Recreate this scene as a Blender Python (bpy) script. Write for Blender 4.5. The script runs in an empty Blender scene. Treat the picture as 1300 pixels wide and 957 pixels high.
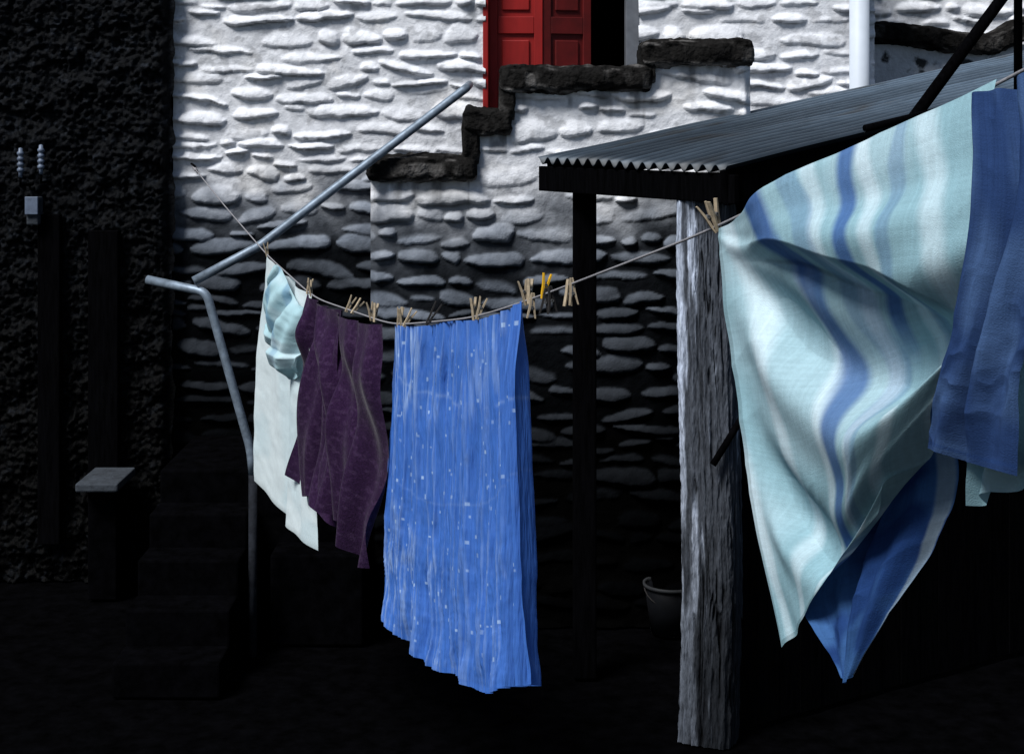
import bpy, math, random
import numpy as np
from mathutils import Vector, Matrix
random.seed(7)
rng = np.random.default_rng(7)
H = 2.9            # eye height, metres
D = bpy.data
scene = bpy.context.scene

# ------------------------------------------------------------------ helpers
def pix(u, v, y):
    """image pixel coordinates at a chosen depth y -> world point"""
    return ((u-650)/2000*y, y, H-(v-150)/2000*y)

def link(o, parent=None):
    scene.collection.objects.link(o)
    if parent is not None:
        o.parent = parent
    return o

def empty(name):
    e = D.objects.new(name, None)
    e.empty_display_size = .1
    return link(e)

_lat = {}
def vn(x, y, seed=0):
    """vectorised value noise, -1..1"""
    if seed not in _lat:
        _lat[seed] = np.random.default_rng(1000+seed).random((256, 256))*2-1
    L = _lat[seed]
    x = np.asarray(x, float); y = np.asarray(y, float)
    xi = np.floor(x).astype(int); yi = np.floor(y).astype(int)
    fx = x-xi; fy = y-yi
    fx = fx*fx*fx*(fx*(fx*6-15)+10); fy = fy*fy*fy*(fy*(fy*6-15)+10)
    a = L[xi & 255, yi & 255]; b = L[(xi+1) & 255, yi & 255]
    c = L[xi & 255, (yi+1) & 255]; d = L[(xi+1) & 255, (yi+1) & 255]
    return (a*(1-fx)+b*fx)*(1-fy)+(c*(1-fx)+d*fx)*fy

def fbm(x, y, seed=0, oct=4):
    s = 0; a = .5
    for i in range(oct):
        s = s+a*vn(x*2**i+i*17.3, y*2**i+i*9.1, seed+i)
        a *= .5
    return s

def sm(a, b, x):
    t = np.clip((x-a)/(b-a), 0, 1)
    return t*t*(3-2*t)

def mesh_obj(name, verts, faces, mat=None, parent=None, smooth=True, cols=None):
    me = D.meshes.new(name)
    me.from_pydata([tuple(v) for v in verts], [], faces)
    if smooth:
        me.polygons.foreach_set('use_smooth', [True]*len(me.polygons))
    if cols is not None:
        a = me.color_attributes.new('Col', 'FLOAT_COLOR', 'POINT')
        c = np.ones((len(verts), 4)); c[:, :3] = np.asarray(cols).reshape(-1, 3)
        a.data.foreach_set('color', c.ravel())
    if mat: me.materials.append(mat)
    me.update()
    return link(D.objects.new(name, me), parent)

def grid_obj(name, P, cols=None, mat=None, parent=None, mask=None, flip=False, smooth=True):
    n, m = P.shape[:2]
    idx = np.arange(n*m).reshape(n, m)
    q = np.stack([idx[:-1, :-1], idx[1:, :-1], idx[1:, 1:], idx[:-1, 1:]], -1)
    if flip: q = q[..., ::-1]
    if mask is not None: q = q[mask[:-1, :-1]]
    q = q.reshape(-1, 4)
    me = D.meshes.new(name)
    me.vertices.add(n*m); me.vertices.foreach_set('co', P.reshape(-1).astype(np.float32))
    me.loops.add(len(q)*4); me.loops.foreach_set('vertex_index', q.ravel().astype(np.int32))
    me.polygons.add(len(q))
    me.polygons.foreach_set('loop_start', (np.arange(len(q))*4).astype(np.int32))
    me.polygons.foreach_set('use_smooth', np.full(len(q), smooth))
    me.update(calc_edges=True); me.validate()
    if cols is not None:
        a = me.color_attributes.new('Col', 'FLOAT_COLOR', 'POINT')
        c = np.ones((n*m, 4)); c[:, :3] = cols.reshape(-1, 3)
        a.data.foreach_set('color', c.ravel().astype(np.float32))
    if mat: me.materials.append(mat)
    return link(D.objects.new(name, me), parent)

def box(name, x0, x1, y0, y1, z0, z1, mat, parent=None, bevel=.006):
    v = [(x, y, z) for x in (x0, x1) for y in (y0, y1) for z in (z0, z1)]
    f = [(0, 1, 3, 2), (4, 6, 7, 5), (0, 4, 5, 1), (2, 3, 7, 6), (0, 2, 6, 4), (1, 5, 7, 3)]
    o = mesh_obj(name, v, f, mat, parent, smooth=False)
    if bevel:
        b = o.modifiers.new('b', 'BEVEL'); b.width = bevel; b.segments = 2
    return o

def beam(name, p, q, w, h, mat, parent=None, up=(0, 0, 1)):
    p = Vector(p); q = Vector(q); d = (q-p).normalized()
    s = d.cross(Vector(up)).normalized()*w/2; t = s.cross(d).normalized()*h/2
    v = [a+i*s+j*t for a in (p, q) for i, j in ((-1, -1), (1, -1), (1, 1), (-1, 1))]
    f = [(3, 2, 1, 0), (4, 5, 6, 7), (0, 1, 5, 4), (1, 2, 6, 5), (2, 3, 7, 6), (3, 0, 4, 7)]
    o = mesh_obj(name, v, f, mat, parent, smooth=False)
    b = o.modifiers.new('b', 'BEVEL'); b.width = .005; b.segments = 2
    return o

def tube(name, pts, r, mat, parent=None, n=14, closed_ends=True):
    pts = [Vector(p) for p in pts]
    verts = []; faces = []
    prev = None
    for i, p in enumerate(pts):
        a = pts[max(i-1, 0)]; b = pts[min(i+1, len(pts)-1)]
        d = (b-a).normalized()
        if prev is None:
            ref = Vector((0, 0, 1)) if abs(d.z) < .9 else Vector((1, 0, 0))
            s = d.cross(ref).normalized()
        else:
            s = (prev-d*prev.dot(d)).normalized()
        prev = s; t = d.cross(s)
        for k in range(n):
            an = 2*math.pi*k/n
            verts.append(p+(s*math.cos(an)+t*math.sin(an))*r)
    for i in range(len(pts)-1):
        for k in range(n):
            faces.append((i*n+k, i*n+(k+1) % n, (i+1)*n+(k+1) % n, (i+1)*n+k))
    if closed_ends:
        faces.append(tuple(range(n))[::-1]); faces.append(tuple((len(pts)-1)*n+k for k in range(n)))
    return mesh_obj(name, verts, faces, mat, parent)

def round_path(pts, rad=.06, k=6):
    pts = [Vector(p) for p in pts]; out = [pts[0]]
    for a, b, c in zip(pts, pts[1:], pts[2:]):
        p = b+(a-b).normalized()*rad; q = b+(c-b).normalized()*rad
        for i in range(k+1):
            t = i/k
            out.append(p*(1-t)**2+b*2*t*(1-t)+q*t*t)
    out.append(pts[-1]); return out

def mk(name, base=(.5, .5, .5), attr=False, rough=.85, metal=0., ns=8., na=.25, bs=40., bd=.0,
       stretch=(1, 1, 1), spec=.3, sheen=0., transl=0., second=None, ss=3., st=(.5, .6), bdet=2):
    m = D.materials.new(name); m.use_nodes = True
    nt = m.node_tree; N = nt.nodes; Lk = nt.links; N.clear()
    out = N.new('ShaderNodeOutputMaterial'); b = N.new('ShaderNodeBsdfPrincipled')
    tc = N.new('ShaderNodeTexCoord'); mp = N.new('ShaderNodeMapping')
    mp.inputs['Scale'].default_value = stretch
    Lk.new(tc.outputs['Object'], mp.inputs['Vector'])
    n1 = N.new('ShaderNodeTexNoise'); n1.inputs['Scale'].default_value = ns; n1.inputs['Detail'].default_value = 3
    n1.inputs['Roughness'].default_value = .65
    Lk.new(mp.outputs[0], n1.inputs['Vector'])
    mr = N.new('ShaderNodeMapRange'); mr.inputs[1].default_value = .3; mr.inputs[2].default_value = .7
    mr.inputs[3].default_value = 1-na; mr.inputs[4].default_value = 1+na
    Lk.new(n1.outputs['Fac'], mr.inputs[0])
    vs = N.new('ShaderNodeVectorMath'); vs.operation = 'SCALE'
    Lk.new(mr.outputs[0], vs.inputs['Scale'])
    if attr:
        at = N.new('ShaderNodeAttribute'); at.attribute_name = 'Col'; src = at.outputs['Color']
    else:
        rg = N.new('ShaderNodeRGB'); rg.outputs[0].default_value = (*base, 1); src = rg.outputs[0]
    if second:
        n2 = N.new('ShaderNodeTexNoise'); n2.inputs['Scale'].default_value = ss; n2.inputs['Detail'].default_value = 6
        Lk.new(mp.outputs[0], n2.inputs['Vector'])
        r2 = N.new('ShaderNodeMapRange'); r2.inputs[1].default_value = st[0]; r2.inputs[2].default_value = st[1]
        Lk.new(n2.outputs['Fac'], r2.inputs[0])
        mx = N.new('ShaderNodeMix'); mx.data_type = 'RGBA'
        Lk.new(r2.outputs[0], mx.inputs[0]); Lk.new(src, mx.inputs[6]); mx.inputs[7].default_value = (*second, 1)
        src = mx.outputs[2]
    Lk.new(src, vs.inputs[0]); Lk.new(vs.outputs[0], b.inputs['Base Color'])
    b.inputs['Roughness'].default_value = rough; b.inputs['Metallic'].default_value = metal
    b.inputs['Specular IOR Level'].default_value = spec
    if sheen:
        b.inputs['Sheen Weight'].default_value = sheen; b.inputs['Sheen Roughness'].default_value = .4
    if bd:
        n3 = N.new('ShaderNodeTexNoise'); n3.inputs['Scale'].default_value = bs; n3.inputs['Detail'].default_value = bdet
        Lk.new(mp.outputs[0], n3.inputs['Vector'])
        bp = N.new('ShaderNodeBump'); bp.inputs['Distance'].default_value = bd; bp.inputs['Strength'].default_value = 1
        Lk.new(n3.outputs['Fac'], bp.inputs['Height'])
        Lk.new(bp.outputs[0], b.inputs['Normal'])
    if transl:
        tr = N.new('ShaderNodeBsdfTranslucent'); ms = N.new('ShaderNodeMixShader'); ms.inputs[0].default_value = transl
        Lk.new(vs.outputs[0], tr.inputs[0]); Lk.new(b.outputs[0], ms.inputs[1]); Lk.new(tr.outputs[0], ms.inputs[2])
        Lk.new(ms.outputs[0], out.inputs[0])
    else:
        Lk.new(b.outputs[0], out.inputs[0])
    return m

# ------------------------------------------------------------------ materials
M_stone = mk('limewashed_stone', attr=True, rough=.95, ns=22, na=.12, bs=80, bd=.003, spec=.0)
M_rough = mk('dark_roughcast', attr=True, rough=.7, ns=30, na=.6, bs=70, bd=.006, spec=.06)
M_cap = mk('lichen_concrete', attr=True, rough=.95, ns=25, na=.5, bs=45, bd=.012, spec=.0)
M_ground = mk('shaded_ground', (.0009, .0009, .0012), rough=.9, ns=9, na=.8, spec=.01)  # far darker than real ground: shade of the yard put into its colour
M_conc = mk('darkened_concrete', (.0011, .0011, .0015), rough=.9, ns=12, na=.7, spec=.01)  # concrete coloured near black: the shade on the steps is painted in
M_ledge = mk('grey_slab', (.035, .042, .052), rough=.9, ns=12, na=.4, bs=30, bd=.006)
M_red = mk('red_door_paint', (.27, .009, .008), rough=.55, ns=6, na=.3, stretch=(1, 1, .3))
M_reddk = mk('red_door_paint_dark', (.10, .004, .004), rough=.6, ns=6, na=.3)  # darker red for the leaf ajar
M_black = mk('tarred_timber', (.0014, .0014, .0018), rough=.9, ns=10, na=.6, stretch=(6, 6, .6), spec=.01)
M_frame = mk('grey_frame_paint', (.12, .13, .15), rough=.7)
M_int = mk('dark_room', (.003, .002, .002), rough=1, spec=0)
M_roof = mk('corrugated_iron', attr=True, rough=.5, metal=.25, ns=5, na=.2, spec=.4)
M_post = mk('weathered_post', attr=True, rough=.9, ns=18, na=.4, bs=40, bd=.010, stretch=(3, 3, .5), spec=.05)
M_galv = mk('galvanised_tube', (.20, .25, .31), rough=.5, metal=.4, ns=20, na=.35)
M_galvdk = mk('shaded_tube', (.014, .016, .021), rough=.8, metal=.1, ns=20, na=.45, spec=.1)  # darkened tube: the shade around the newel foot is put into its colour
M_pipe = mk('white_downpipe', (.60, .66, .74), rough=.5, ns=4, na=.08)
M_wood = mk('peg_wood', (.36, .29, .20), rough=.8, ns=60, na=.3)
M_pegdk = mk('peg_wood_dark', (.02, .018, .018), rough=.8, ns=60, na=.3)
M_yel = mk('peg_yellow_plastic', (.75, .42, .02), rough=.4)
M_steel = mk('spring_steel', (.3, .3, .3), rough=.4, metal=.8)
M_rope = mk('washing_line_cord', (.24, .235, .25), rough=.9, ns=200, na=.3)
M_whitep = mk('white_ceramic', (.12, .15, .21), rough=.4, ns=20, na=.25)
M_bucket = mk('grey_bucket_plastic', (.006, .0065, .008), rough=.5, spec=.1)
M_bucketr = mk('grey_bucket_rim', (.035, .037, .04), rough=.5, spec=.1)
M_peel = mk('peeling_render', (.66, .70, .76), rough=.95, ns=9, na=.12, second=(.04, .045, .05), ss=5, st=(.56, .63), bs=30, bd=.01)
M_aqua = mk('striped_aqua_linen', attr=True, rough=.9, ns=90, na=.06, bs=420, bd=.0008, transl=.08, spec=.03, bdet=1)
M_white = mk('pale_aqua_cotton', attr=True, rough=.9, ns=25, na=.05, bs=220, bd=.0010, transl=.10, spec=.03, bdet=1)
M_purp = mk('purple_chenille', attr=True, rough=.9, ns=120, na=.35, bs=220, bd=.002, sheen=.10, spec=.03, bdet=1)
M_blue = mk('crinkled_blue_cotton', attr=True, rough=.5, ns=60, na=.14, bs=70, bd=.007, stretch=(1, 1, .12), transl=.08, spec=.35)

# ------------------------------------------------------------------ stone walls
def stone_field(x0, x1, z0, z1, res, seed, amp=.027):
    """rubble laid in thin, long, level courses; each stone stands proudest at its lower edge"""
    r = np.random.default_rng(seed)
    nx = int((x1-x0)/res)+1; nz = int((z1-z0)/res)+1
    X, Z = np.meshgrid(np.linspace(x0, x1, nx), np.linspace(z0, z1, nz), indexing='ij')
    Xw = X+.050*fbm(X*4, Z*6, seed+3); Zw = Z+.034*fbm(X*2.4+9, Z*3, seed+11)+.012*fbm(X*12, Z*12, seed+13)
    h = np.zeros_like(X); tone = np.ones_like(X)*.9; und = np.zeros_like(X)
    z = z0-.05
    while z < z1+.1:
        rh = r.uniform(.080, .145); x = x0-r.uniform(0, .4)
        while x < x1+.3:
            q_ = r.random()
            w = r.uniform(.11, .20) if q_ < .25 else (r.uniform(.22, .36) if q_ < .75 else r.uniform(.36, .50))
            if r.random() < .09:
                x += w*.4; continue
            cx = x+w/2; cz = z+rh/2+r.normal(0, .020); hw = w/2*r.uniform(.84, 1.0); hh = rh/2*r.uniform(.44, .92)
            if w < .2: hh *= .75
            th = r.normal(0, .07); a = amp*r.uniform(.30, 1.35); p = r.uniform(2.0, 3.8)
            i0 = max(int((cx-hw-.10-x0)/res), 0); i1 = min(int((cx+hw+.10-x0)/res)+2, nx)
            j0 = max(int((cz-hh-.12-z0)/res), 0); j1 = min(int((cz+hh+.12-z0)/res)+2, nz)
            if i1 > i0 and j1 > j0:
                dx = Xw[i0:i1, j0:j1]-cx; dz = Zw[i0:i1, j0:j1]-cz
                rx = (dx*math.cos(th)+dz*math.sin(th))/hw; rz = (-dx*math.sin(th)+dz*math.cos(th))/hh
                sk = r.uniform(-.45, .45); rz = rz+sk*rx*.6; rz = rz*(1+.35*rx*r.uniform(-1, 1))
                # soft feathered top, crisp lower lip
                q = np.abs(rx)**p+np.where(rz < 0, np.abs(rz)**3.6, np.abs(rz)**1.6)
                hg = a*np.clip(1-q, 0, 1)**np.where(rz < 0, .42, .9)*(1-.40*np.clip(rz, -1, 1))
                sub = h[i0:i1, j0:j1]; ts = tone[i0:i1, j0:j1]
                mk_ = hg > sub
                ts[mk_] = r.uniform(.60, 1.22); sub[mk_] = hg[mk_]
                ud = np.clip(1-np.abs(rx)**p, 0, 1)*np.exp(-((rz+1.08)/.18)**2)*min(1.1, a/amp)
                us = und[i0:i1, j0:j1]; np.maximum(us, ud, out=us)
            x += w*1.0
        z += rh
    cav = sm(.0, .35, h/amp)
    h2 = h+.0038*fbm(X*30, Z*30, seed+5)+.012*fbm(X*4, Z*5, seed+8)
    return X, Z, h2, cav, tone, und

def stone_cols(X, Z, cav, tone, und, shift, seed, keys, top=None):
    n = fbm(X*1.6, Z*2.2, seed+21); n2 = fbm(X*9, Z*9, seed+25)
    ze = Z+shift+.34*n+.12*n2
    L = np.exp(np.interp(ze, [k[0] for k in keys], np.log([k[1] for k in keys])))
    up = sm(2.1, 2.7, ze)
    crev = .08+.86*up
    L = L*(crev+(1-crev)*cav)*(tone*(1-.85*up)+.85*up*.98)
    # shade under the lip of every stone, painted into the colour
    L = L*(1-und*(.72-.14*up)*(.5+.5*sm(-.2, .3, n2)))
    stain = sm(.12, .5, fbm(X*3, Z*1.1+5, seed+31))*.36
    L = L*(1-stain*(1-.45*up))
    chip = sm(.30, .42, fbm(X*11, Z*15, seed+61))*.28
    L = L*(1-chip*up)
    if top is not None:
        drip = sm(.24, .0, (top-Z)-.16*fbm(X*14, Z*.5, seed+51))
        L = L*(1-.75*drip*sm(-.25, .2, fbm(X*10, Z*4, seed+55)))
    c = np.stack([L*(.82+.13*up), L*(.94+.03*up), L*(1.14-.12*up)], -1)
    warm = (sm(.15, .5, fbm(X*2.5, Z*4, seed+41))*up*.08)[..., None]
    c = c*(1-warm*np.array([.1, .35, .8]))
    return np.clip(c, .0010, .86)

KEYS = [(0, .0012), (.7, .0018), (1.1, .007), (1.5, .028), (1.9, .085), (2.2, .19), (2.45, .44), (2.65, .72), (2.85, .84), (6, .85)]  # wall tone by height: limewash on top, shade of the lower wall painted in

house = empty('stone_house')
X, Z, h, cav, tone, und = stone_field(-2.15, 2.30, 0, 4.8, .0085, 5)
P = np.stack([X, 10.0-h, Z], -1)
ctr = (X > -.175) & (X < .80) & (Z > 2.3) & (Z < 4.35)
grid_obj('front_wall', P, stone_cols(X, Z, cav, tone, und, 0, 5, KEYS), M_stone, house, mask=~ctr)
# solid body behind the facing
box('wall_core_left', -2.15, -.19, 10.03, 10.45, 0, 4.8, M_stone, house, 0)
box('wall_core_right', .815, 2.30, 10.03, 10.45, 0, 4.8, M_stone, house, 0)
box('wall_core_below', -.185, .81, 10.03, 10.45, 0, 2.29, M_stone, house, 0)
box('wall_core_above', -.185, .81, 10.03, 10.45, 4.36, 4.8, M_stone, house, 0)
for o in house.children:
    if o.name.startswith('wall_core'):
        me = o.data; a = me.color_attributes.new('Col', 'FLOAT_COLOR', 'POINT')
        for d in a.data: d.color = (.5, .5, .5, 1)
box('roof_slab', -6.2, 2.5, 9.86, 14, 4.8, 5.0, M_conc, house)
# door set in the opening
box('door_jamb_left', -.185, -.150, 9.99, 10.16, 2.3, 4.36, M_red, house)
def door_leaf(name, w, mat, loc, rotz):
    e = D.objects.new(name, None); link(e, house); e.location = loc; e.rotation_euler = (0, 0, rotz)
    box(name+'_panel', 0, w, .018, .036, 0, 2.05, mat, e, 0)
    box(name+'_stile_a', 0, .055, 0, .017, 0, 2.05, mat, e, .004)
    box(name+'_stile_b', w-.055, w, 0, .017, 0, 2.05, mat, e, .004)
    for k, (a, b) in enumerate(((0, .16), (1.14, 1.25), (1.98, 2.05))):
        box(name+'_rail_%d' % k, .056, w-.056, 0, .0165, a, b, mat, e, .004)
    for k, (a, b) in enumerate(((.20, 1.10), (1.29, 1.94))):
        box(name+'_raised_%d' % k, .085, w-.085, .004, .0175, a, b, mat, e, .008)
door_leaf('door_leaf', .345, M_red, (-.148, 10.11, 2.30), 0)
door_leaf('door_leaf_ajar', .33, M_reddk, (.200, 10.12, 2.30), math.radians(18))
box('door_frame_right', .725, .812, 10.00, 10.16, 2.3, 4.36, M_frame, house)
box('door_lintel', -.149, .724, 10.0, 10.16, 4.30, 4.36, M_frame, house)
box('room_back', -.6, 1.3, 11.4, 11.45, 2.2, 4.6, M_int, house, 0)
box('room_left', -.6, -.55, 10.46, 11.39, 2.2, 4.6, M_int, house, 0)
box('room_right', 1.25, 1.3, 10.46, 11.39, 2.2, 4.6, M_int, house, 0)
box('room_floor', -.54, 1.24, 10.46, 11.39, 2.2, 2.28, M_int, house, 0)
box('room_ceiling', -.54, 1.24, 10.46, 11.39, 4.5, 4.6, M_int, house, 0)
# rear range further back
X, Z, h, cav, tone, und = stone_field(2.0, 8.0, 0, 5.6, .015, 15)
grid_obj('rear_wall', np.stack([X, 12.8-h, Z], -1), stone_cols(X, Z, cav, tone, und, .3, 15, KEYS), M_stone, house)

pipe = tube('drain_downpipe', [pix(1091, 800, 9.88), pix(1091, -250, 9.88)], .062, M_pipe, None, 20)
for zz in (1.3, 2.9, 4.4):
    tube('pipe_collar', [(2.1785, 9.88, zz), (2.1785, 9.88, zz+.06)], .072, M_pipe, pipe, 20)

# garden wall with rounded black coping
gw = empty('garden_wall')
box('rendered_face', 2.75, 8, 12.0, 12.3, 0, 3.46, M_peel, gw, .01)
def lumpy_cap(name, x0, x1, y0, y1, z0, z1, seed, parent, zfun=None, light=.3):
    nx = max(int((x1-x0)/.012), 14); na = 44
    s = np.linspace(0, 1, nx); an = np.linspace(0, 2*np.pi, na)
    S, A = np.meshgrid(s, an, indexing='ij')
    cy = (y0+y1)/2; cz = (z0+z1)/2; hy = (y1-y0)/2; hz = (z1-z0)/2
    ex = .45
    end = np.clip(1-np.abs(2*S-1)**14, 0, 1)**.4
    yy = np.sign(np.cos(A))*np.abs(np.cos(A))**ex*hy; zz = np.sign(np.sin(A))*np.abs(np.sin(A))**ex*hz
    XX = x0+(x1-x0)*S
    n = fbm(XX*7+seed, A*1.3, seed)*.034+fbm(XX*30, A*5, seed+2)*.018
    k = 1+n/np.maximum(.06, np.hypot(yy, zz))
    yy = yy*k*(.75+.25*end); zz = zz*k*(.6+.4*end)
    if zfun is not None: zz = zz+zfun(XX)
    P = np.stack([XX+.01*fbm(A*2, S*3, seed+9), cy+yy, cz+zz], -1)
    pat = sm(.05, .40, fbm(XX*9, A*2.2, seed+4))
    L = .012+light*.25*pat**2
    low = sm(-.2, -.9, np.sin(A))*.16*light*3
    L = L+low*sm(-.1, .3, fbm(XX*6, A, seed+6))
    C = np.stack([L*1.02, L*.98, L*.95], -1)
    o = grid_obj(name, P, C, M_cap, parent)
    for i, nm in ((0, '_end_a'), (nx-1, '_end_b')):
        v = [tuple(p) for p in P[i, :-1]]
        mesh_obj(name+nm, v, [tuple(range(na-1))], M_cap, parent, cols=np.full((na-1, 3), .018))
    return o
lumpy_cap('coping', 2.70, 8, 11.9, 12.4, 3.42, 3.60, 61, gw, lambda x: .05*np.sin(x*3)+.12*sm(3.6, 4.0, x), light=.15)

# ------------------------------------------------------------------ outside staircase
st = empty('stone_staircase')
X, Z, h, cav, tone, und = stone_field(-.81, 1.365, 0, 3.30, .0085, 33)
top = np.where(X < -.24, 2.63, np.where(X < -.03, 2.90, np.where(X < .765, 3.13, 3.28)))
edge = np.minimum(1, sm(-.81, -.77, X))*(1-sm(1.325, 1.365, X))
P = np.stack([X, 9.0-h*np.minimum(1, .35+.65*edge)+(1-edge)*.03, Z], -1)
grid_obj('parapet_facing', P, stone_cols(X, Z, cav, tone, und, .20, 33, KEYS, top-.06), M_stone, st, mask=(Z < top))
M_core = mk('limewashed_core', (.5, .5, .52), rough=.95, ns=14, na=.2)
for k, (a, b, t) in enumerate(((-.79, -.245, 2.60), (-.24, -.035, 2.87), (-.03, .76, 3.10), (.765, 1.345, 3.25))):
    box('parapet_core_%d' % k, a, b, 9.04, 9.28, 0, t, M_core, st, 0)
lumpy_cap('coping_step_1', -.83, -.20, 8.93, 9.31, 2.53, 2.69, 71, st)
lumpy_cap('coping_step_2', -.28, .0, 8.93, 9.31, 2.80, 2.955, 74, st, light=.10)
lumpy_cap('coping_step_3', -.07, .80, 8.92, 9.31, 3.04, 3.205, 77, st)
lumpy_cap('coping_step_4', .74, 1.38, 8.92, 9.32, 3.19, 3.35, 79, st)
lumpy_cap('coping_riser_2', -.285, -.18, 8.95, 9.30, 2.62, 2.92, 81, st, light=.12)
lumpy_cap('coping_riser_3', -.075, .02, 8.95, 9.30, 2.88, 3.16, 83, st, light=.12)
lumpy_cap('coping_riser_4', .735, .82, 8.95, 9.30, 3.10, 3.32, 85, st, light=.12)
n = 8
for i in range(n):
    x0 = -.78+i*.17
    box('step_%d' % i, x0, x0+.17 if i < n-1 else 2.2, 9.30, 9.94, 0, .9+(i+1)*.172, M_conc, st, .01)
box('lower_landing', -2.0, -.82, 8.95, 9.93, 0, .90, M_conc, st, .012)
for i in range(4):
    box('lower_step_%d' % i, -2.0, -1.46, 8.68-.27*i, 8.945-.27*i, 0, .72-.18*i, M_conc, st, .012)
box('low_shelf', -1.33, -.82, 8.66, 8.94, 0, .50, M_conc, st, .012)

# hand rail
hr = empty('handrail')
tube('rail_and_newel', round_path([pix(187, 355, 8.6), pix(262, 371, 8.5), pix(318, 570, 8.5), (-1.398, 8.5, 0.98)], .05), .024, M_galv, hr)
tube('newel_foot', [(-1.398, 8.5, 0.979), (-1.398, 8.5, 0)], .0235, M_galvdk, hr)
tube('sloping_rail', round_path([pix(246, 357, 8.5), pix(330, 312, 8.62), pix(420, 243, 8.8), pix(592, 112, 9.1), pix(596, 108, 9.9)], .03), .025, M_galv, hr)

# ------------------------------------------------------------------ dark roughcast wall on the left
dw = empty('dark_roughcast_wall')
res = .010
nx = int(4.3/res); nz = int(4.8/res)
X, Z = np.meshgrid(np.linspace(-6.6, -2.13, nx), np.linspace(0, 4.8, nz), indexing='ij')
hh = .050*fbm(X*9, Z*9, 95, 5)+.026*np.abs(fbm(X*26, Z*22, 90, 3))*2+.016*vn(X*60, Z*60, 98)
edge = sm(-2.15, -2.20, X)
P = np.stack([X+.035*fbm(Z*9, X*3, 93)*(X > -2.15), 9.88-hh*edge+(1-edge)*.03, Z], -1)
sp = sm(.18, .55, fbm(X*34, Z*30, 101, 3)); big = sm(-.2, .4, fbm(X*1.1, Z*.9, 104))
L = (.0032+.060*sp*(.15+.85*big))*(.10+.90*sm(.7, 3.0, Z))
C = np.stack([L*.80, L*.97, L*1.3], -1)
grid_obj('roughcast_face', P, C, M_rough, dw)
box('wall_core', -6.6, -2.16, 9.93, 10.6, 0, 4.8, M_black, dw, 0)
box('boarded_hatch', pix(112, 0, 9.8)[0], pix(150, 0, 9.8)[0], 9.79, 9.87, .25, 2.2, M_black, dw)
box('boarded_hatch_b', pix(48, 0, 9.8)[0], pix(76, 0, 9.8)[0], 9.79, 9.87, .25, 2.3, M_black, dw)

def insulator(u, v):
    x, y, z = pix(u, v, 9.7)
    prof = [(.0, -.09), (.012, -.09), (.012, -.06)]
    for k in range(4):
        b = -.055+k*.034
        prof += [(.014, b), (.021, b+.006), (.021, b+.018), (.014, b+.024)]
    prof += [(.012, .09), (0, .095)]
    n = 18; V = []; F = []
    for r, zz in prof:
        for k in range(n):
            a = 2*math.pi*k/n; V.append((x+r*math.cos(a), y+r*math.sin(a), z+zz))
    for i in range(len(prof)-1):
        for k in range(n): F.append((i*n+k, i*n+(k+1) % n, (i+1)*n+(k+1) % n, (i+1)*n+k))
    o = mesh_obj('ceramic_insulator', V, F, M_whitep)
    br = tube('bracket', [(x, y, z-.08), (x, y, z-.14), (x, 9.88, z-.14)], .008, M_black, o)
insulator(26, 207); insulator(52, 203)
jb = empty('junction_box')
x, y, z = pix(42, 268, 9.75)
box('box_body', x-.036, x+.036, 9.73, 9.84, z-.085, z+.085, M_ledge, jb, .008)
box('box_lid', x-.040, x+.040, 9.71, 9.728, z-.02, z+.090, M_whitep, jb, .004)
sl = empty('stone_ledge')
x0 = pix(98, 0, 9.4)[0]; x1 = pix(152, 0, 9.4)[0]
box('slab', x0, x1, 9.35, 9.80, .68, .73, M_ledge, sl, .01)
box('slab_support', x0+.04, x1-.04, 9.48, 9.80, .0, .678, M_conc, sl, .01)

# ------------------------------------------------------------------ shed
shed = empty('lean_to_shed')
N0 = np.array([.9625, 7.0, 2.6725]); E = np.array([-.548, .837, 0]); T = np.array([.837, .548, .168])
EL = 1.506; TL = 4.6; NW = 17
ne = NW*14; ntt = 40
e, t = np.meshgrid(np.linspace(0, EL, ne), np.linspace(0, TL, ntt), indexing='ij')
cw = np.cos(e/EL*NW*2*np.pi)
wave = .018*cw
dent = .006*vn(e*3, t*2, 120)
P = N0+e[..., None]*E+t[..., None]*T; P[..., 2] += wave+dent
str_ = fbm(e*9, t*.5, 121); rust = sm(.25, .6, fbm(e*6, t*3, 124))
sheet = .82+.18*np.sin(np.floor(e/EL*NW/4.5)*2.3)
L = (.070*(1+.35*str_)+.13*sm(.5, 3, t))*sheet*(.50+.50*cw)  # pale ridges, dark troughs: light and shade of the waves coloured in
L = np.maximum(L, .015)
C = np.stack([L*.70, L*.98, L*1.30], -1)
C = C*(1-rust[..., None]*np.array([.20, .35, .45]))
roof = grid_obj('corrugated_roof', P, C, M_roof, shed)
sd = roof.modifiers.new('s', 'SOLIDIFY'); sd.thickness = .003
def rp(e_, t_, dz):
    p = N0+e_*E+t_*T; return (p[0], p[1], p[2]+dz)
beam('eave_fascia', rp(-.02, .03, -.095), rp(EL+.02, .03, -.095), .03, .13, M_black, shed)
beam('wall_plate', rp(.12, .22, -.12), rp(EL-.05, .22, -.12), .09, .10, M_black, shed)
beam('bargeboard', rp(.035, .0, -.085), rp(.035, TL, -.085), .03, .16, M_black, shed)
beam('bargeboard_rear', rp(EL-.035, .05, -.085), rp(EL-.035, TL, -.085), .03, .16, M_black, shed)
for k in range(4):
    beam('purlin_%d' % k, rp(.06, .9+k*1.05, -.075), rp(EL-.06, .9+k*1.05, -.075), .06, .07, M_black, shed)
x, y, _ = pix(742, 0, 8.2)
box('tarred_post', x-.06, x+.06, y-.06, y+.06, 0, 2.60, M_black, shed, .01)
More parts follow.
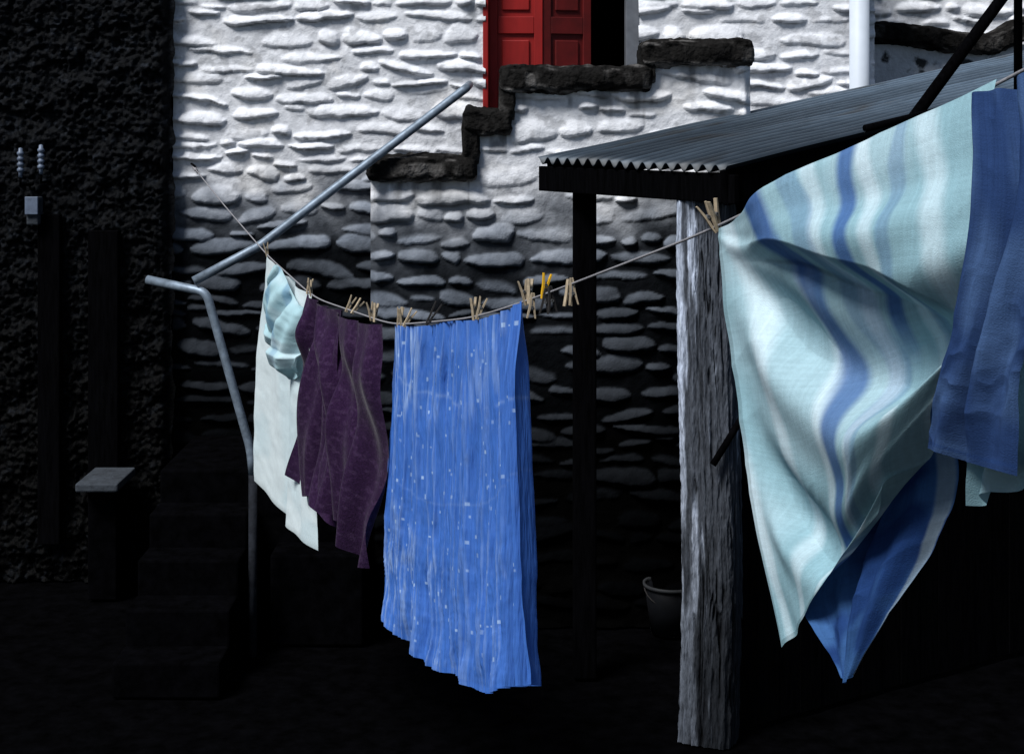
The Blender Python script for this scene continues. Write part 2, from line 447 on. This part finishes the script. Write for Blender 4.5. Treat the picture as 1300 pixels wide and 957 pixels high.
# weathered near post
cx, cy = pix(900, 0, 7.4)[:2]
A, Zp = np.meshgrid(np.linspace(0, 2*np.pi, 221), np.linspace(0, 2.64, 460), indexing='ij')
rr = .138/((np.abs(np.cos(A+.35))**5+np.abs(np.sin(A+.35))**5)**.2)*(1+.05*fbm(Zp*1.3, A*.5, 130))
ang = A*9
gro = np.clip(fbm(ang*1.0, Zp*1.6+vn(ang, Zp, 5)*.5, 131, 4), -1, 1)
crack = sm(.07, .0, np.abs(fbm(ang*.7+3, Zp*.8, 135, 3)))*sm(-.3, .2, fbm(ang*.5, Zp*1.7, 136))
rough_ = fbm(ang*2.2, Zp*13, 138, 4)
knots = sm(.35, .6, fbm(ang*.5, Zp*3.5, 141, 3))
rr = rr+.012*gro-.016*crack+.008*rough_-.02*knots
P = np.stack([cx+rr*np.cos(A)*.93+.012*np.sin(Zp*2)+.004*fbm(Zp*9, A*0, 144), cy+rr*np.sin(A), Zp], -1)
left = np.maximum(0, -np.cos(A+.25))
lit_paint = sm(-.1, .25, fbm(A*5, Zp*2.2, 139)+.9*left-.50)  # flaking paint, with the light on the left side put into the colour
L = (.080+.42*lit_paint)*(1-.85*crack)*(1+.35*gro)*(1+.5*rough_)*(1-.6*knots)
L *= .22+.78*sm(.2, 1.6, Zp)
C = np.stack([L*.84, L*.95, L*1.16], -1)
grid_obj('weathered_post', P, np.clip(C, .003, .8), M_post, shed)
# boarded side wall
k = 0; tt = .30
while tt < TL-.2:
    w = .135
    p = N0+.30*E+tt*T
    a = Vector((p[0], p[1], 0)); d = Vector((T[0], T[1], 0)).normalized()
    nrm = Vector((E[0], E[1], 0)); off = random.uniform(-.006, .006)
    v = []
    for q, zz in ((a, 1), (a+d*w, 1.0)):
        for dd in (0, .02):
            for z in (0.02, p[2]-.09): v.append(q+nrm*(dd+off)+Vector((0, 0, z)))
    f = [(0, 1, 3, 2), (4, 6, 7, 5), (0, 4, 5, 1), (2, 3, 7, 6), (0, 2, 6, 4), (1, 5, 7, 3)]
    mesh_obj('board_%d' % k, v, f, M_black, shed, smooth=False)
    tt += w+.004; k += 1
# pole and brace on the roof edge
ap = empty('steel_pole_with_brace')
foot = Vector(rp(.06, 2.02, .02))
tube('pole', [foot, foot+Vector((0, 0, 1.9))], .022, M_black, ap)
b0 = Vector(rp(.06, 1.22, .0))
tube('brace', [b0, foot+Vector((.0, 0, .60)), foot+(foot+Vector((0, 0, .60))-b0)*.5+Vector((0, 0, .60))], .03, M_black, ap)
tube('foot_bracket', [rp(.0, .85, .035), rp(.0, 1.45, .035)], .018, M_black, ap)

rk = tube('leaning_tool_handle', [pix(905, 590, 7.2), pix(948, 520, 7.25)], .016, M_black)

# bucket
x, y, z = pix(852, 800, 8.9)
def lathe(name, prof, mat, parent=None, n=32):
    V = []; F = []
    for r, zz in prof:
        for q in range(n):
            a = 2*math.pi*q/n; V.append((x+r*math.cos(a), y+r*math.sin(a), zz+.004))
    for i in range(len(prof)-1):
        for q in range(n): F.append((i*n+q, i*n+(q+1) % n, (i+1)*n+(q+1) % n, (i+1)*n+q))
    return mesh_obj(name, V, F, mat, parent)
bk = lathe('bucket', [(0, .0), (.115, .0), (.15, .26), (.146, .262), (.112, .012), (0, .012)], M_bucket)
lathe('rim', [(.148, .258), (.160, .258), (.160, .276), (.147, .276), (.146, .258)], M_bucketr, bk)
hp = [(x+.155*math.cos(a), y-.02-.10*math.sin(a), .27-.10*math.sin(a)) for a in np.linspace(0, math.pi, 14)]
tube('bail_handle', hp, .004, M_pegdk, bk, 6)

# ------------------------------------------------------------------ ground
me_n = 161
X, Y = np.meshgrid(np.linspace(-1, 1, me_n), np.linspace(-1, 1, me_n), indexing='ij')
Xg = np.sign(X)*np.abs(X)**3*300; Yg = 7+np.sign(Y)*np.abs(Y)**3*300
Zg = .012*fbm(Xg*2, Yg*2, 150)-.012
grid_obj('ground', np.stack([Xg, Yg, Zg], -1), None, M_ground, None)

# ------------------------------------------------------------------ washing line
yk = np.array([1.3, 2.0, 2.5, 3.0, 3.47, 4.22, 4.52, 4.96, 5.78, 6.91, 7.83, 8.9, 9.9])
zk = np.array([3.40, 3.15, 2.975, 2.81, 2.655, 2.455, 2.376, 2.27, 2.14, 2.11, 2.215, 2.40, 2.59])
def lz(y): return np.interp(y, yk, zk)
ysm = np.linspace(1.3, 9.9, 400); zsm = lz(ysm)
kern = np.hanning(33); kern /= kern.sum()
zp = np.pad(zsm, 16, mode='reflect', reflect_type='odd'); zsm = np.convolve(zp, kern, 'valid')
def LP(y):
    y = np.asarray(y, float)
    return np.stack([1.762-.38*y, y, np.interp(y, ysm, zsm)], -1)
def ly(u): return 1.762/(.38+(u-650)/2000)
NV = np.array([-.935, -.355, 0])   # towards the open yard
AL = np.array([.355, -.935, 0])    # along the line, towards the near end
wl = empty('washing_line')
tube('cord', [Vector(LP(y)) for y in np.linspace(1.3, 9.88, 160)], .0032, M_rope, wl, 8)
tube('wall_hook', [LP(9.98)+np.array([0, 0, .02]), LP(9.86)+np.array([0, 0, .015]), LP(9.86)+np.array([0.02, 0, -.03])], .007, M_black, wl, 8)
tube('wall_hook_knot', [LP(9.9), LP(9.82)], .010, M_rope, wl, 8)
tube('line_post', [(1.268, 1.28, 0), (1.268, 1.28, 3.5)], .04, M_black, wl)

def peg(y, tilt=0, yaw=0, mat=None, down=False, L=.070, side=0.):
    mat = mat or M_wood
    V = []; F = []; mi = []
    def hexa(pts, m):
        b = len(V); V.extend(pts)
        for f in ((0, 1, 2, 3), (7, 6, 5, 4), (0, 4, 5, 1), (1, 5, 6, 2), (2, 6, 7, 3), (3, 7, 4, 0)):
            F.append(tuple(b+i for i in f)); mi.append(m)
    w = .0048
    for s in (-1, 1):
        prof = [(-.014, .0008, .0045), (.0, .0012, .0068), (.022, .0022, .0080), (.034, .0045, .0098), (L-.012, .0100, .0135)]
        for (z0, a0, b0), (z1, a1, b1) in zip(prof, prof[1:]):
            hexa([(s*a0, -w, z0), (s*b0, -w, z0), (s*b0, w, z0), (s*a0, w, z0),
                  (s*a1, -w, z1), (s*b1, -w, z1), (s*b1, w, z1), (s*a1, w, z1)], 0)
    for k in range(10):
        a = 2*math.pi*k/10; a2 = 2*math.pi*(k+1)/10
        r = .0045
        hexa([(r*math.cos(a), -.007, .026+r*math.sin(a)), (r*math.cos(a2), -.007, .026+r*math.sin(a2)), (.5*r*math.cos(a2), -.007, .026+.5*r*math.sin(a2)), (.5*r*math.cos(a), -.007, .026+.5*r*math.sin(a)),
              (r*math.cos(a), .007, .026+r*math.sin(a)), (r*math.cos(a2), .007, .026+r*math.sin(a2)), (.5*r*math.cos(a2), .007, .026+.5*r*math.sin(a2)), (.5*r*math.cos(a), .007, .026+.5*r*math.sin(a))], 1)
    o = mesh_obj('clothes_peg', V, F, mat, None, smooth=False)
    o.data.materials.append(M_steel)
    for p, m in zip(o.data.polygons, mi): p.material_index = m
    p = LP(y)
    R = Matrix.Rotation(math.radians(yaw), 4, 'Z') @ Matrix.Rotation(math.radians(tilt+(180 if down else 0)), 4, 'Y')
    o.matrix_world = Matrix.Translation(Vector(p)+Vector(NV)*side+Vector((0, 0, .002))) @ R
    return o
peg(ly(339), -8, 20); peg(ly(391), 14, 30); peg(ly(395), -12, 60)
peg(ly(441), 28, 15); peg(ly(449), 44, 35); peg(ly(471), -6, 20); peg(ly(476), 10, 60)
peg(ly(506), 8, 10); peg(ly(515), 34, 20); peg(ly(510), -10, 70)
peg(ly(548), 30, 10, M_pegdk, L=.085, side=.012); peg(ly(602), -4, 50); peg(ly(607), 18, 10)
peg(ly(667), -10, 15); peg(ly(672), 6, 60); peg(ly(676), 4, 10, down=True)
peg(ly(690), 12, 20, M_yel); peg(ly(693), 6, 10, M_pegdk, down=True); peg(ly(699), -6, 20, M_pegdk, down=True)
peg(ly(722), 4, 40, down=True); peg(ly(726), -5, 5, down=True)
peg(ly(906), -30, 10); peg(ly(911), -18, 40)

# ---------------- hanging cloth (plan follows the line, drop in metres)
def hang(name, yA, yB, ns_, nt_, drop, fold, col, mat, shiftA=(0, 0), shiftB=(0, 0), off=0., sag=.012, spans=3):
    s, t = np.meshgrid(np.linspace(0, 1, ns_), np.linspace(0, 1, nt_), indexing='ij')
    y = yA+(yB-yA)*s
    P = LP(y).copy()
    P[..., 2] -= sag*np.abs(np.sin(np.pi*s*spans))
    dr = drop(s)*t
    P[..., 2] -= dr
    sh = (shiftA[0]*(1-s)+shiftB[0]*s)*t**1.3
    P = P+AL*sh[..., None]
    d = fold(s, t)+off
    P = P+NV*d[..., None]
    P[..., 2] += .15*d*t
    return grid_obj(name, P, col(s, t), mat, None)

# blue crinkled cotton
def ridge(x): return 1-2*np.abs(np.clip(x*2, -1, 1))
def f3(s, t):
    w = s+.014*fbm(s*4, t*3, 200)+.006*vn(s*3, t*9, 201)
    d = .014*fbm(w*24, t*1.0, 202, 4)+.036*fbm(w*7, t*.9, 206, 2)*(.35+.65*t)
    d += .0085*ridge(fbm(w*34, t*2.2, 209, 3))*sm(.9, .84, s)
    d += .0030*ridge(fbm(w*90, t*5, 214, 2))*sm(.9, .84, s)
    d += .004*fbm(w*14, t*20, 212, 3)*sm(.3, .8, t)
    pl = sm(.84, .92, s); d += pl*.030*np.sin((s-.86)*150+1.2*vn(t*2, s*2, 210))*(.3+.7*sm(0, .2, t))
    d += sm(.88, 1, t)*.018*np.sin(s*23+2*vn(s*4, 0*s, 213))
    return d
_r3 = np.random.default_rng(77)
spots = [(_r3.uniform(.02, .98), _r3.uniform(.02, .98), _r3.uniform(.0028, .0048), _r3.uniform(.9, 1.4), _r3.uniform(.25, .7)) for _ in range(260)]
def c3(s, t):
    w = s+.014*fbm(s*4, t*3, 200)+.006*vn(s*3, t*9, 201)
    rd = ridge(fbm(w*34, t*2.2, 209, 3))            # highlights along the crinkle ridges, painted pale into the colour
    stc = sm(.45, .95, rd)
    fine = sm(.0, .5, fbm(w*130, t*34, 228, 2))
    zone = .30+.70*sm(-.35, .35, fbm(s*2.2, t*2.2, 231))
    k = np.clip((.42*stc+.20*fine*(.5+.5*stc))*zone*(.55+.45*sm(1, .1, s)), 0, 1)*(1-.75*sm(.85, .90, s))
    c = np.array([.050, .155, .52])*(1-k[..., None])+np.array([.50, .67, .90])*k[..., None]
    q = np.zeros_like(s)
    for (a, b, r, asp, st_) in spots:
        q = np.maximum(q, st_*((np.abs(s-a) < r*.8) & (np.abs(t-b) < r*asp)))
    ln = np.exp(-((t-(.13+.13*np.sqrt(np.clip(s, 0, 1))+.01*vn(s*9, s*0, 233)))/.005)**2)*.14*sm(-.4, .3, vn(s*25, t*0, 234))
    ln = ln+np.exp(-((t-(.50-.20*(s-.1)**2+.10*s))/.004)**2)*.06
    q = np.clip(q+ln, 0, 1)[..., None]
    c = c*(1-q)+np.array([.50, .68, .90])*q
    hem = (((t > .985) | (s < .012) | (s > .99)))[..., None]*.35
    c = c*(1-hem)+np.array([.05, .17, .6])*hem
    return c
hang('blue_cotton_shawl', ly(499), ly(668), 560, 420, lambda s: 1.10-.01*s+.075*np.sin(np.pi*np.clip(s, 0, 1))**.8+.008*np.sin(s*19), f3, c3, M_blue, (-.12, 0), (.03, 0), spans=2)

# pale cotton towel
def f1(s, t):
    return .028*fbm(s*3+t*.8, t*1.2, 240, 2)+.032*np.sin(s*8+1+t)*(.3+.7*t)+.012*np.sin(s*19+t*3)+.004*fbm(s*9, t*14, 241, 2)
def c1(s, t):
    n_ = fbm(s*3, t*5, 250)
    g = sm(-.1, .3, n_)[..., None]*.35+sm(.12, .02, np.abs(s-.35-.1*t))[..., None]*.3
    c = np.array([.68, .77, .79])*(1-g)+np.array([.50, .68, .74])*g
    f = sm(.97, 1, t)[..., None]*.25
    return c*(1-f)
hang('pale_cotton_towel', ly(337), ly(398), 130, 240, lambda s: 1.17-.03*s+.02*np.sin(s*5), f1, c1, M_white, (-.13, 0), (.0, 0), spans=1)
# cloth folded and gathered over its corner
def bunch():
    ns_, nt_ = 150, 220
    s, t = np.meshgrid(np.linspace(0, 1, ns_), np.linspace(0, 1, nt_), indexing='ij')
    y = ly(354)+(ly(395)-ly(354))*s
    P = LP(y).copy()
    wid = np.sin(np.pi*np.clip(t, 0, 1)*.93+.2)
    P[..., 2] += -.01-.36*t+.05*np.sin(s*5)*(1-t)-.08*t*np.sin(np.pi*s)
    d = .03+.07*np.sin(np.pi*s)**.6*wid
    # long folds falling from the pegged corner (s=1), turning under at the bottom
    ph = 11*(s+.55*(1-t)**1.5*(s-1))+3.2*t*t+1.1*vn(s*2, t*2, 260)
    d += (.026*np.sin(ph)+.014*np.sin(2*ph+1.1))*sm(0, .15, t)*sm(1.02, .88, t)
    d += .030*sm(.66, .74, t)*sm(1.0, .86, t)+.006*fbm(s*7, t*9, 262, 2)
    P = P+NV*d[..., None]+AL*((-.12*sm(.2, 1, t)*(s-.3)-.03*np.sin(t*7)*(1-s))[..., None])
    c = np.array([.38, .57, .62])+0*P
    st_ = (sm(.07, .02, np.abs(s-.35))+sm(.05, .02, np.abs(s-.62)))[..., None]
    c = c*(1-.6*st_)+np.array([.11, .26, .42])*.6*st_
    w_ = sm(.0, .5, fbm(s*4, t*5, 264, 2))[..., None]*.6
    return grid_obj('bunched_cotton_cloth', P, c*(1-w_)+np.array([.60, .72, .77])*w_, M_white)
bunch()

# purple cloths
def fp(seed, k):
    def f(s, t):
        w = s+.10*np.sin(t*3+seed)+.05*vn(s*2, t*2, seed)
        ph = np.arctan2(t+.15, (s-.1)*1.3+.4)
        a = np.sin(k*ph+1.5*vn(s*1.5, t*1.5, seed))
        b = np.sin(w*20+1.2*vn(s*2, t*1.2, seed+7)); c_ = np.sin(w*37+2+vn(s*2, t*1.5, seed+8))
        return (.024*a+.034*b+.016*c_+.012*fbm(s*6, t*1.2, seed+1, 2))*(.3+.7*sm(0, .25, t))
    return f
def cp(s, t):
    n_ = sm(.0, .5, fbm(s*50, t*60, 275, 2))[..., None]*.35
    return np.array([.024, .010, .035])*(1-n_)+np.array([.068, .038, .088])*n_
hang('purple_wrap', ly(395), ly(444), 170, 240, lambda s: .86+.03*s+.03*np.sin(s*9), fp(270, 9), cp, M_purp, (-.26, 0), (-.04, 0), off=.02, spans=1)
hang('purple_shawl', ly(424), ly(501), 240, 240, lambda s: .80+.12*s+.025*np.sin(s*8+1), fp(280, 10), cp, M_purp, (.06, 0), (-.12, 0), off=.06, spans=1)

# ---------------- big near cloths from control nets
def cr(ctrl, n_):
    R = ctrl.shape[0]
    Pp = np.concatenate([2*ctrl[:1]-ctrl[1:2], ctrl, 2*ctrl[-1:]-ctrl[-2:-1]], 0)
    x = np.linspace(0, R-1, n_); i = np.minimum(x.astype(int), R-2); f = (x-i)
    f = f.reshape((-1,)+(1,)*(ctrl.ndim-1))
    a, b, c, d = Pp[i], Pp[i+1], Pp[i+2], Pp[i+3]
    return .5*((2*b)+(-a+c)*f+(2*a-5*b+4*c-d)*f*f+(-a+3*b-3*c+d)*f**3)
def net(name, rows, dys, ns_, nt_, fold, col, mat, parent=None):
    C = np.array([[pix(u, v, ly(u)+dy) for u, v in r] for r, dy in zip(rows, dys)])
    G = cr(C, nt_); G = np.swapaxes(cr(np.swapaxes(G, 0, 1), ns_), 0, 1)
    G = np.swapaxes(G, 0, 1)
    s, t = np.meshgrid(np.linspace(0, 1, ns_), np.linspace(0, 1, nt_), indexing='ij')
    d = fold(s, t)
    G = G+NV*d[..., None]
    G[..., 2] += .3*d
    return grid_obj(name, G, col(s, t), mat, parent)

AQ = np.array([.26, .43, .49]); AQ2 = np.array([.54, .68, .74]); BL = np.array([.028, .08, .25]); BL2 = np.array([.08, .18, .40])
rowsA = [
 [(912, 290), (978, 266), (1044, 228), (1108, 196), (1180, 160), (1285, 108)],
 [(917, 370), (994, 352), (1062, 328), (1128, 308), (1198, 292), (1290, 280)],
 [(930, 470), (1000, 468), (1068, 450), (1132, 425), (1188, 410), (1262, 400)],
 [(950, 590), (1008, 600), (1068, 590), (1118, 565), (1160, 530), (1205, 480)],
 [(975, 712), (1010, 702), (1044, 690), (1080, 668), (1112, 640), (1150, 590)],
 [(995, 822), (1012, 797), (1030, 768), (1052, 735), (1080, 700), (1120, 655)]]
def fA(s, t):
    Xs = s*1.0; Tt = t*1.25
    wz = .22*vn(s*2.0, t*2.0, 300)+.03*vn(s*5, t*5, 301)
    ph = np.arctan2(Tt+.02, Xs+.05); r = np.hypot(Xs, Tt)
    f1_ = np.sin(9*ph+2.2*wz); f2_ = np.sin(16*ph+2.5*wz+.6)
    d = .028*np.minimum(r, .75)*f1_+.010*np.minimum(r, .6)*f2_
    # swags hanging between the pegged corner and the high side
    q = Tt+1.1*(Xs-.50)**2-.35*Xs
    sw = np.sin(q*12.5+2.2*wz)+.38*np.sin(2*(q*12.5+2.2*wz)+.9)
    d += .044*sw*sm(.10, .35, Tt)*sm(0, .2, s)
    # upper lobe falling over in front
    lobe = Tt-(.10+.46*s+.02*vn(s*4, 0*s, 303))
    d += .085*sm(.025, -.04, lobe)*sm(.03, .30, s)*(.35+.65*sm(-.45, -.03, lobe))
    d += .004*fbm(s*5, t*5, 305, 2)
    d += .0016*ridge(fbm(s*6+t*4, t*7, 309, 2))
    d = d*(1-.78*sm(.68, .98, t))
    return np.where(d < -.04, -.04+(d+.04)*.4, d)
def cA(s, t):
    n_ = .015*vn(s*7, t*9, 310)
    g = sm(-.2, .4, fbm(s*3, t*4, 311, 2))
    g = np.clip(g*.35+.70*sm(.22, .05, np.abs(((s-.25*t)*5+.3) % 1-.5)), 0, 1)
    c = AQ*(1-g[..., None])+AQ2*g[..., None]
    bc = .22+.40*t
    b1 = sm(.070, .026, np.abs(s-bc+n_))*(.82+.18*sm(-.3, .3, vn(s*8, t*6, 313)))
    b2 = sm(.045, .014, np.abs(s-.59+n_-.04*t))*sm(.48, .34, t)*.9
    b3 = sm(.03, .012, np.abs(s-.77+n_))*sm(.5, .4, t)*.35
    b4 = sm(.05, .03, np.abs(s-bc-.15+n_))*.32
    k = np.clip(b1+b2+b3+b4, 0, .95)[..., None]
    c = c*(1-k)+(BL*.6+BL2*.45)*k
    slub = 1+.06*vn(s*230, t*6, 315)+.05*vn(s*6, t*260, 316)
    hem = ((s < .010) | (t > .988))[..., None]*.3
    return c*(1-hem)*slub[..., None]
big = net('striped_linen_sheet', rowsA, [0, -.02, -.03, -.03, 0, .02], 520, 520, fA, cA, M_aqua)
rowsB = [
 [(1075, 560), (1150, 470), (1208, 400)],
 [(1050, 680), (1130, 600), (1208, 540)],
 [(1036, 760), (1102, 700), (1188, 640)],
 [(1052, 815), (1086, 785), (1136, 742)],
 [(1068, 860), (1073, 867), (1080, 856)]]
def fB(s, t): return (.024*np.sin(s*9+vn(s*2, t*2, 320)+t*2)+.013*np.sin(s*21+t*4)+.003*ridge(fbm(s*5, t*9, 322, 2)))*(1-.8*sm(.6, 1, t))
def cB(s, t):
    k = sm(.035, .02, np.abs(s-.965))[..., None]*.6*sm(.1, .3, t)[..., None]
    n_ = sm(-.3, .3, fbm(s*5, t*7, 323, 2))[..., None]
    c = np.array([.016, .045, .15])*(1-n_)+np.array([.042, .11, .27])*n_
    slub = 1+.08*vn(s*160, t*6, 326)+.06*vn(s*6, t*260, 327)
    return (c*(1-k)+AQ2*.55*k)*slub[..., None]
net('sheet_underlayer', rowsB, [.20, .18, .13, .07, .04], 220, 300, fB, cB, M_aqua, big)
rowsC = [
 [(1240, 126), (1264, 114), (1290, 104), (1345, 78)],
 [(1243, 250), (1268, 252), (1300, 250), (1345, 250)],
 [(1220, 405), (1244, 407), (1274, 402), (1318, 400)],
 [(1200, 490), (1226, 496), (1258, 500), (1294, 492)],
 [(1182, 570), (1208, 580), (1248, 592), (1286, 603)]]
def fC(s, t): return (.030*np.sin(s*9+1.2*vn(s*1.5, t*1.5, 330)+t)+.013*np.sin(s*19+t*3)+.0022*ridge(fbm(s*6, t*9, 335, 2)))*(.5+.5*t)*(1-.4*sm(.8, 1, t))
def cC(s, t):
    n_ = sm(-.3, .35, fbm(s*4, t*5, 333, 2))[..., None]
    c = np.array([.022, .048, .135])*(1-n_)+np.array([.055, .105, .23])*n_
    hem = (sm(.965, .972, t)*sm(.985, .978, t))[..., None]*.5
    slub = 1+.09*vn(s*200, t*6, 336)+.07*vn(s*6, t*300, 337)
    return (c*(1-hem)+np.array([.02, .05, .16])*hem)*slub[..., None]
net('blue_linen_towel', rowsC, [-.10, -.13, -.14, -.14, -.13], 300, 400, fC, cC, M_aqua)
rowsD = [
 [(1262, 400), (1300, 380), (1370, 360)],
 [(1250, 530), (1294, 515), (1370, 500)],
 [(1228, 642), (1274, 622), (1370, 575)]]
def cD(s, t):
    k = sm(.12, .05, np.abs(s-.45))[..., None]*.3
    return AQ*(1-k)+AQ2*k
net('aqua_linen_towel', rowsD, [-.04, -.05, -.05], 160, 180, lambda s, t: .022*np.sin(s*14+t*3)+.003*ridge(fbm(s*6, t*5, 345, 2)), cD, M_aqua)

# ------------------------------------------------------------------ light, sky, camera
sun_dir = Vector((-.60, -.62, 1.12)).normalized()
sl_ = D.lights.new('sun', 'SUN'); sl_.energy = 4.4; sl_.angle = math.radians(20); sl_.color = (1, .995, .985)
so = D.objects.new('sun', sl_); link(so); so.rotation_euler = sun_dir.to_track_quat('Z', 'Y').to_euler()
w = D.worlds.new('World'); scene.world = w; w.use_nodes = True
nt = w.node_tree; bg = nt.nodes['Background']
sky = nt.nodes.new('ShaderNodeTexSky'); sky.sky_type = 'NISHITA'; sky.sun_disc = False
sky.sun_elevation = math.asin(sun_dir.z); sky.sun_rotation = math.atan2(sun_dir.x, sun_dir.y)
nt.links.new(sky.outputs[0], bg.inputs[0]); bg.inputs[1].default_value = .06

cam = D.cameras.new('camera'); co = D.objects.new('camera', cam); link(co)
co.location = (0, 0, H); co.rotation_euler = (math.radians(90), 0, 0)
cam.sensor_width = 36; cam.lens = 36*2000/1300; cam.shift_y = -(478.5-150)/1300
cam.clip_start = .05; cam.clip_end = 1500
scene.camera = co
scene.view_settings.view_transform = 'Standard'; scene.view_settings.look = 'None'; scene.view_settings.exposure = 0
